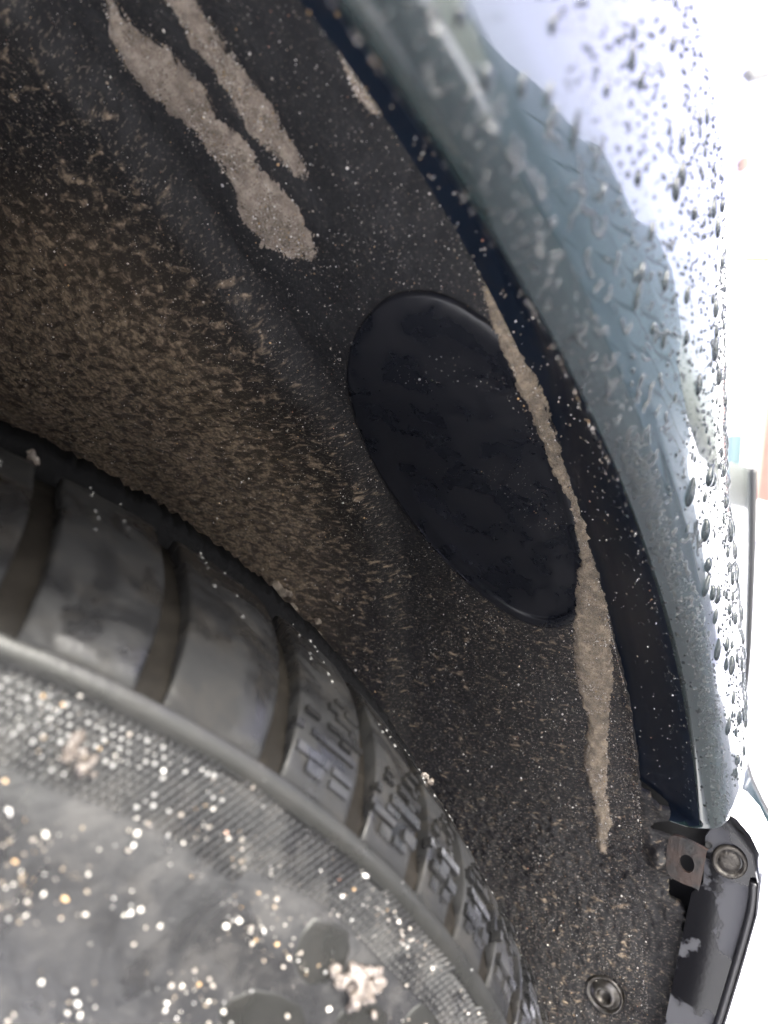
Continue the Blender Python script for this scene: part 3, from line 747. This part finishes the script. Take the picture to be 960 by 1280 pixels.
grains('mud_grit', liner_pt(mt, ma, lift), .00012+.00026*rng.random(len(mt))**2, 'coarse wet grit standing proud in the dried mud streaks', MT[rng.choice(6, len(mt), p=[.30, .30, .22, .10, .03, .05])])
# grit on the fender flange and lip
n = 800
ft = rng.uniform(8, 66, n); fs = rng.random(n)**1.2*.95; keep = rng.random(n) < np.where(ft < 45, .9, .35); ft, fs = ft[keep], fs[keep]
Rf = np.array([flange_Rax(t, s) for t, s in zip(ft, fs)])
grains('flange_grit', arch(ft, Rf[:, 0]-.0003, Rf[:, 1]), .0002+.0003*rng.random(len(ft))**2, 'pale grit specks on the dark inner flange of the fender')
# grit on the tyre sidewall
n = 3200
st = rng.uniform(24, 64, n); sr = .232+.066*rng.random(n); keep = rng.random(n) < .06+.94*sstep(.45, .8, vnoise(st*.45, sr*150, 9)); st, sr = st[keep], sr[keep]
grains('sidewall_grit', np.array([tyre(a, b, side_ax(b)+.0008) for a, b in zip(st, sr)]), .00018+.0006*rng.random(len(st))**4, 'grit and sand specks sticking to the wet tyre sidewall')

# ------------------------------------------------------------------ water
def drop_mesh(name, n=16, rows=6, tail=.55, flat=.5):
    V = []; Fc = []
    for i in range(rows):
        a = i/rows*math.pi/2
        for k in range(n):
            b = 2*math.pi*k/n; x = math.cos(a)*math.cos(b); y = math.cos(a)*math.sin(b)
            y2 = y*(1+tail*max(0, y)); x2 = x*(1-tail*.75*max(0, y)**1.5)
            V.append((x2, y2, flat*math.sin(a)))
    V.append((0, 0.05, flat)); top = len(V)-1
    for i in range(rows-1):
        for k in range(n): Fc.append((i*n+k, i*n+(k+1) % n, (i+1)*n+(k+1) % n, (i+1)*n+k))
    for k in range(n): Fc.append(((rows-1)*n+k, (rows-1)*n+(k+1) % n, top))
    m0 = len(V); V += [(V[k][0]*.97, V[k][1]*.97, -.06) for k in range(n)]
    for k in range(n): Fc.append((m0+k, m0+(k+1) % n, (k+1) % n, k))
    Fc.append(tuple(m0+k for k in range(n))[::-1])
    me = fix_normals(mesh(name, V, Fc)); me.materials.append(WATER); me.polygons.foreach_set('use_smooth', [True]*len(me.polygons)); return me
DROPS = [drop_mesh('drop_long', tail=.6), drop_mesh('drop_oval', tail=.35), drop_mesh('drop_round', tail=.08, flat=.55)]
def skin_frame(t, d):
    e = 1e-3; p = skin_pt(t, d); pt = skin_pt(t+.2, d)-p; pd = skin_pt(t, d+e)-p
    nrm = np.cross(pt, pd); nrm /= np.linalg.norm(nrm)
    if nrm@A_A < 0 and d > .004: nrm = -nrm
    if d <= .004 and nrm@(A_A-arch_in(t)*-1*-.4) < 0: nrm = -nrm
    return p, nrm
UPV = np.array([0, 0, 1.0])
def place_drop(name, p, nrm, w, l, var, label, group):
    y = UPV-nrm*(UPV@nrm); y /= np.linalg.norm(y); a = rnd.uniform(-.25, .25); x = np.cross(y, nrm)
    l = w+(l-w)*.6; y2 = y*math.cos(a)+x*math.sin(a); x2 = np.cross(y2, nrm)
    m = Matrix(((x2[0]*w, y2[0]*l, nrm[0]*w, p[0]), (x2[1]*w, y2[1]*l, nrm[1]*w, p[1]), (x2[2]*w, y2[2]*l, nrm[2]*w, p[2]), (0, 0, 0, 1)))
    o = bpy.data.objects.new(name, DROPS[var]); o.matrix_world = m; COL.objects.link(o)
    return tag(o, label, 'water drop', group)
small = Soup()
placed = []
def free(p, r):
    for q, s in placed:
        if (q-p)@(q-p) < (r+s)**2*.8: return False
    placed.append((p, r)); return True
SPECIAL = [(11.4, .0075, .0013, .0014, 2, 'blurred round water drop near the top edge of the fender lip'),
 (13.0, .0065, .0017, .0018, 2, 'largest round water drop, blurred, on the upper fender just outside the lip'),
 (14.4, .0120, .0013, .0019, 1, 'oval water drop right of the largest round drop on the upper fender'),
 (15.6, .0165, .0011, .0024, 0, 'slim dark water drop above the long leaning one on the fender'),
 (17.5, .0195, .0012, .0040, 0, 'longest leaning water drop on the lavender part of the upper fender'),
 (19.1, .0222, .0010, .0022, 0, 'first of a column of dark drops below the longest leaning drop'),
 (20.2, .0211, .0011, .0021, 1, 'second of a column of dark drops below the longest leaning drop'),
 (25.2, .0200, .0015, .0036, 0, 'big teardrop on the border between the teal and the white part of the fender'),
 (24.3, .0332, .0013, .0026, 0, 'single fat teardrop on the white fender, right of the mirrored stripes'),
 (25.4, .0568, .0022, .0030, 1, 'upper one of a close pair of teardrops near the outer fender edge'),
 (25.2, .0510, .0021, .0030, 1, 'lower one of a close pair of teardrops near the outer fender edge'),
 (38.5, .0180, .0026, .0046, 0, 'tall dark water drop where the teal mirror image ends on the lower fender'),
 (42.5, .0227, .0030, .0040, 1, 'large pale teardrop low on the white fender face'),
 (45.9, .0145, .0022, .0042, 0, 'narrow teardrop close to the beaded lip on the lower fender'),
 (51.8, .0140, .0022, .0044, 0, 'lowest big teardrop on the white fender face')]
for t, d, w, l, var, lab in SPECIAL:
    p, nn = skin_frame(t, d); placed.append((p, l)); place_drop('water_drop', p, nn, w, l, var, lab, 'water drops on the fender face')
nbig = 0
while nbig < 255:
    t = rnd.uniform(9, 65); d = .012+.085*rnd.random()**.8
    p, nn = skin_frame(t, d)
    if (p[0]/max(p[1], .01))*960+480 > 2000: continue
    w = (.0007+.0015*rnd.random()**2.2)*(.75+.6*float(sstep(18, 48, t))); l = w*rnd.uniform(1.1, 1.9)
    if not free(p, w*1.4): continue
    sh = rnd.choice((0, 0, 1, 1, 2)); size = 'big' if w > .0014 else 'small'
    zone = 'above the oval cover' if t < 27 else ('beside upper half of oval cover' if t < 38 else ('beside lower half of oval cover' if t < 50 else 'below the oval cover'))
    band = 'near the fender lip' if d < .03 else ('in mid fender face' if d < .065 else 'at the outer fender edge')
    place_drop('water_drop', p, nn, w, l, sh, size+' '+('teardrop', 'oval', 'round')[sh]+' water drop '+band+', '+zone, 'water drops on the fender face'); nbig += 1
nn_ = 0
while nn_ < 5600:
    t = rnd.uniform(8, 65.5); d = .006+.095*rnd.random()
    if vnoise(t*.6, d*90, 21)+.25*rnd.random() < .36 or (d < .022 and rnd.random() < .6): nn_ += 1; continue
    p, nrm = skin_frame(t, d); r = .00022+.00062*rnd.random()**2.0
    if not free(p, r) if r > .0004 else False: continue
    small.add(*dome(p-nrm*r*.05, nrm, r, r*.7, 8, 3)); nn_ += 1
lipb = Soup()
for k in range(1150):     # dense beads along the rolled lip
    t = rnd.uniform(7, 66.5); d = abs(rnd.gauss(0, .0035)); d = min(d, .012)
    p, nrm = skin_frame(t, d); r = .00020+.00070*rnd.random()**2.2
    lipb.add(*dome(p-nrm*r*.05, nrm, r, r*.7, 8, 3))
for k in range(1500):     # the lower lip is frosted with them
    t = rnd.uniform(30, 66.5); d = .0010+.009*rnd.random()**1.5*(.5+.5*float(sstep(34, 50, t)))
    p, nrm = skin_frame(t, d); r = .00018+.00048*rnd.random()**1.8
    lipb.add(*dome(p-nrm*r*.05, nrm, r, r*.75, 7, 3))
for k in range(46):      # drops that have merged into short runs
    t = rnd.uniform(14, 46); d = rnd.uniform(.004, .020); a_ = rnd.uniform(-.6, .6)-1.2; r = rnd.uniform(.00035, .0008)
    for j in range(rnd.randint(5, 14)):
        a_ += rnd.gauss(0, .45); t -= math.cos(a_)*-.12*r/.0006; d = max(.002, d+math.sin(a_)*r*.8); p, nrm = skin_frame(t, d)
        lipb.add(*dome(p-nrm*r*.05, nrm, r*rnd.uniform(.7, 1.1), r*.6, 8, 3))
for k in range(260):     # beads under the lip on the flange
    t = rnd.uniform(30, 66); s = 1-abs(rnd.gauss(0, .22)); s = max(.2, min(s, .99)); R1, a1 = flange_Rax(t, s); p = arch(t, R1, a1)
    r = .00025+.0005*rnd.random()**2; nrm = arch_in(t)*.9+A_A*-.2
    lipb.add(*dome(p-nrm*r*.1, nrm, r, r*.6, 8, 3))
o = link('small_water_beads', fix_normals(small.mesh('small_water_beads')), WATER); tag(o, 'fine dark water beads scattered across the bright fender face', 'water', None, 'stuff')
o = link('lip_water_beads', fix_normals(lipb.mesh('lip_water_beads')), MIST); tag(o, 'dense fine pale water beads along the rolled fender lip and its flange', 'water', None, 'stuff')
# beads on the tyre: rows on the knurling, along the sipes
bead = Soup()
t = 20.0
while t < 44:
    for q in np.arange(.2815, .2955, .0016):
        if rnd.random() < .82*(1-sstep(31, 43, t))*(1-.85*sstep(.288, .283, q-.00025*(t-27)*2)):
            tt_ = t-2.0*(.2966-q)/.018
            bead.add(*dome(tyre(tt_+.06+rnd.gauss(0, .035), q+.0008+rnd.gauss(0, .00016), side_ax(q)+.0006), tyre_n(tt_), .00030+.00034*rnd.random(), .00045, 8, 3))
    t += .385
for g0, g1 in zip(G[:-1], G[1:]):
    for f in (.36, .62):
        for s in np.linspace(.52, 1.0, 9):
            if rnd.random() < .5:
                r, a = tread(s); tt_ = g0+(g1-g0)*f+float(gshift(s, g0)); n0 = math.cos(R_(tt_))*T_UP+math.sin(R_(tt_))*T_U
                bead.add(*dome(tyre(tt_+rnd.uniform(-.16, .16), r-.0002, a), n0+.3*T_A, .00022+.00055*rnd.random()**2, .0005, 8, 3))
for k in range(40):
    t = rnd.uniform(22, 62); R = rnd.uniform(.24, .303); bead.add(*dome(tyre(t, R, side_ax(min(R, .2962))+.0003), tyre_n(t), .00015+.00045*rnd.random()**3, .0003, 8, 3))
BEAD = simple('pale_glint_bead', (.16, .157, .153), .04, spec=.9)  # pale base colour stands in for sky glints on the water beads
o = link('tyre_water_beads', fix_normals(bead.mesh('tyre_water_beads')), BEAD); tag(o, 'water beads in rows on the tyre, sky glints painted in as pale colour', 'water', None, 'stuff')

# ------------------------------------------------------------------ far background
def box(x0, x1, y0, y1, z0, z1):
    V = [(x, y, z) for x in (x0, x1) for y in (y0, y1) for z in (z0, z1)]
    return np.array(V, float), [(0, 1, 3, 2), (4, 6, 7, 5), (0, 4, 5, 1), (2, 3, 7, 6), (0, 2, 6, 4), (1, 5, 7, 3)]
def boxo(name, dims, mat, parent=None):
    v, f = box(*dims); return link(name, fix_normals(mesh(name, v, f)), mat, parent, smooth=False)
RED = simple('red_boards', (.13, .045, .035), .8, (30, .3, .01), (6, (.11, .038, .03)))
BEIGE = simple('beige_board', (.17, .135, .11), .6); TEAL = simple('teal_board', (.09, .14, .14), .6); WHITEW = simple('white_render', (.8, .8, .79), .7, (20, .2, .01))
ORANGE = simple('orange_timber', (.085, .04, .02), .6); GREY = simple('grey_metal', (.022, .022, .026), .5); BRICK = simple('chimney_brick', (.10, .065, .055), .8, (60, .4, .01))
SIDING = None
D = 12.0
shed = bpy.data.objects.new('red_shed', None); shed.location = (0, 0, 0); COL.objects.link(shed)
tag(shed, 'blurred red wooden shed with beige corner board beyond the car', 'shed')
q = np.array([(5.74, D, CAM_H+.20), (7.0, D, CAM_H-.1), (7.0, D, CAM_H+2.6), (6.03, D, CAM_H+2.15), (5.9, D, CAM_H+1.0)])
v, f = prism(q, (2.2, 3, 0)); link('wall', fix_normals(mesh('wall', v, f)), RED, shed, smooth=False)
q = np.array([(5.70, D-.05, CAM_H+.15), (5.80, D-.05, CAM_H+.15), (6.02, D-.05, CAM_H+2.2), (5.93, D-.05, CAM_H+2.2)])
v, f = prism(q, (0, .04, 0)); link('corner_board', fix_normals(mesh('corner_board', v, f)), BEIGE, shed, smooth=False)
q = np.array([(5.55, D+.3, CAM_H+.1), (5.68, D+.3, CAM_H+.1), (5.76, D+.3, CAM_H+1.25), (5.58, D+.3, CAM_H+1.25)])
v, f = prism(q, (0, .3, 0)); link('side_door', fix_normals(mesh('side_door', v, f)), TEAL, shed, smooth=False)
house = bpy.data.objects.new('house', None); house.location = (0, 0, 0); COL.objects.link(house)
tag(house, 'snow roofed pale house standing beyond the red shed', 'house')
boxo('wall', (5.4, 14, 17, 24, 0, 5.2), WHITEW, house)
q = np.array([(5.0, 16.6, 5.2), (14.4, 16.6, 5.2), (14.4, 20.5, 9.0), (5.0, 20.5, 9.0)]); v, f = prism(q, (0, .2, .25)); link('roof', fix_normals(mesh('roof', v, f)), SNOW, house, smooth=False)
boxo('chimney', (7.88, 8.05, 16.9, 17.2, 8.2, 8.45), BRICK, house)
boxo('eave_beam', (7.75, 10, 16.45, 16.58, 5.98, 6.10), ORANGE, house)
lamp = bpy.data.objects.new('street_lamp', None); lamp.location = (7.6, 12, 0); COL.objects.link(lamp)
tag(lamp, 'grey street lamp whose arm reaches in at the upper right', 'street lamp')
def lboxo(name, pts, ext, mat):
    v, f = prism(np.array(pts)-np.array([7.6, 12, 0]), ext); return link(name, fix_normals(mesh(name, v, f)), mat, lamp, smooth=False)
lboxo('lamp_head', [(5.66, 12, CAM_H+6.93), (5.78, 12, CAM_H+6.80), (6.7, 12, CAM_H+7.02), (6.7, 12, CAM_H+7.22)], (0, .2, 0), GREY)
lboxo('pole', [(7.54, 12, 0), (7.66, 12, 0), (7.66, 12, 7.9), (6.7, 12, 7.75), (6.7, 12, 7.68), (7.54, 12, 7.72)], (0, .12, 0), GREY)

FENCEM = simple('added_fence_wood', (.20, .25, .26), .7, (40, .3, .004), (5, (.16, .20, .21)))
fence = bpy.data.objects.new('added_slat_fence', None); fence.location = (2.6, 0, 0); COL.objects.link(fence)  # unseen fence, added so that dark stripes show in the fender reflection
tag(fence, 'unseen slat fence added beside the car to darken and stripe the fender reflection', 'fence')
for k in range(11):
    z0 = .06+k*.115
    v, f = box(-.012, .012,   .55, 2.0, z0, z0+.101); link('slat', fix_normals(mesh('slat', v, f)), FENCEM, fence, smooth=False)
v, f = box(.016, .024, .57, 1.98, .0, 1.30); link('backing_panel', fix_normals(mesh('backing_panel', v, f)), DARK, fence, smooth=False)
for y in np.arange(.65, 2.0, .6):
    v, f = box(.028, .09, y-.035, y+.035, -.05, 1.34); link('post', fix_normals(mesh('post', v, f)), FENCEM, fence, smooth=False)
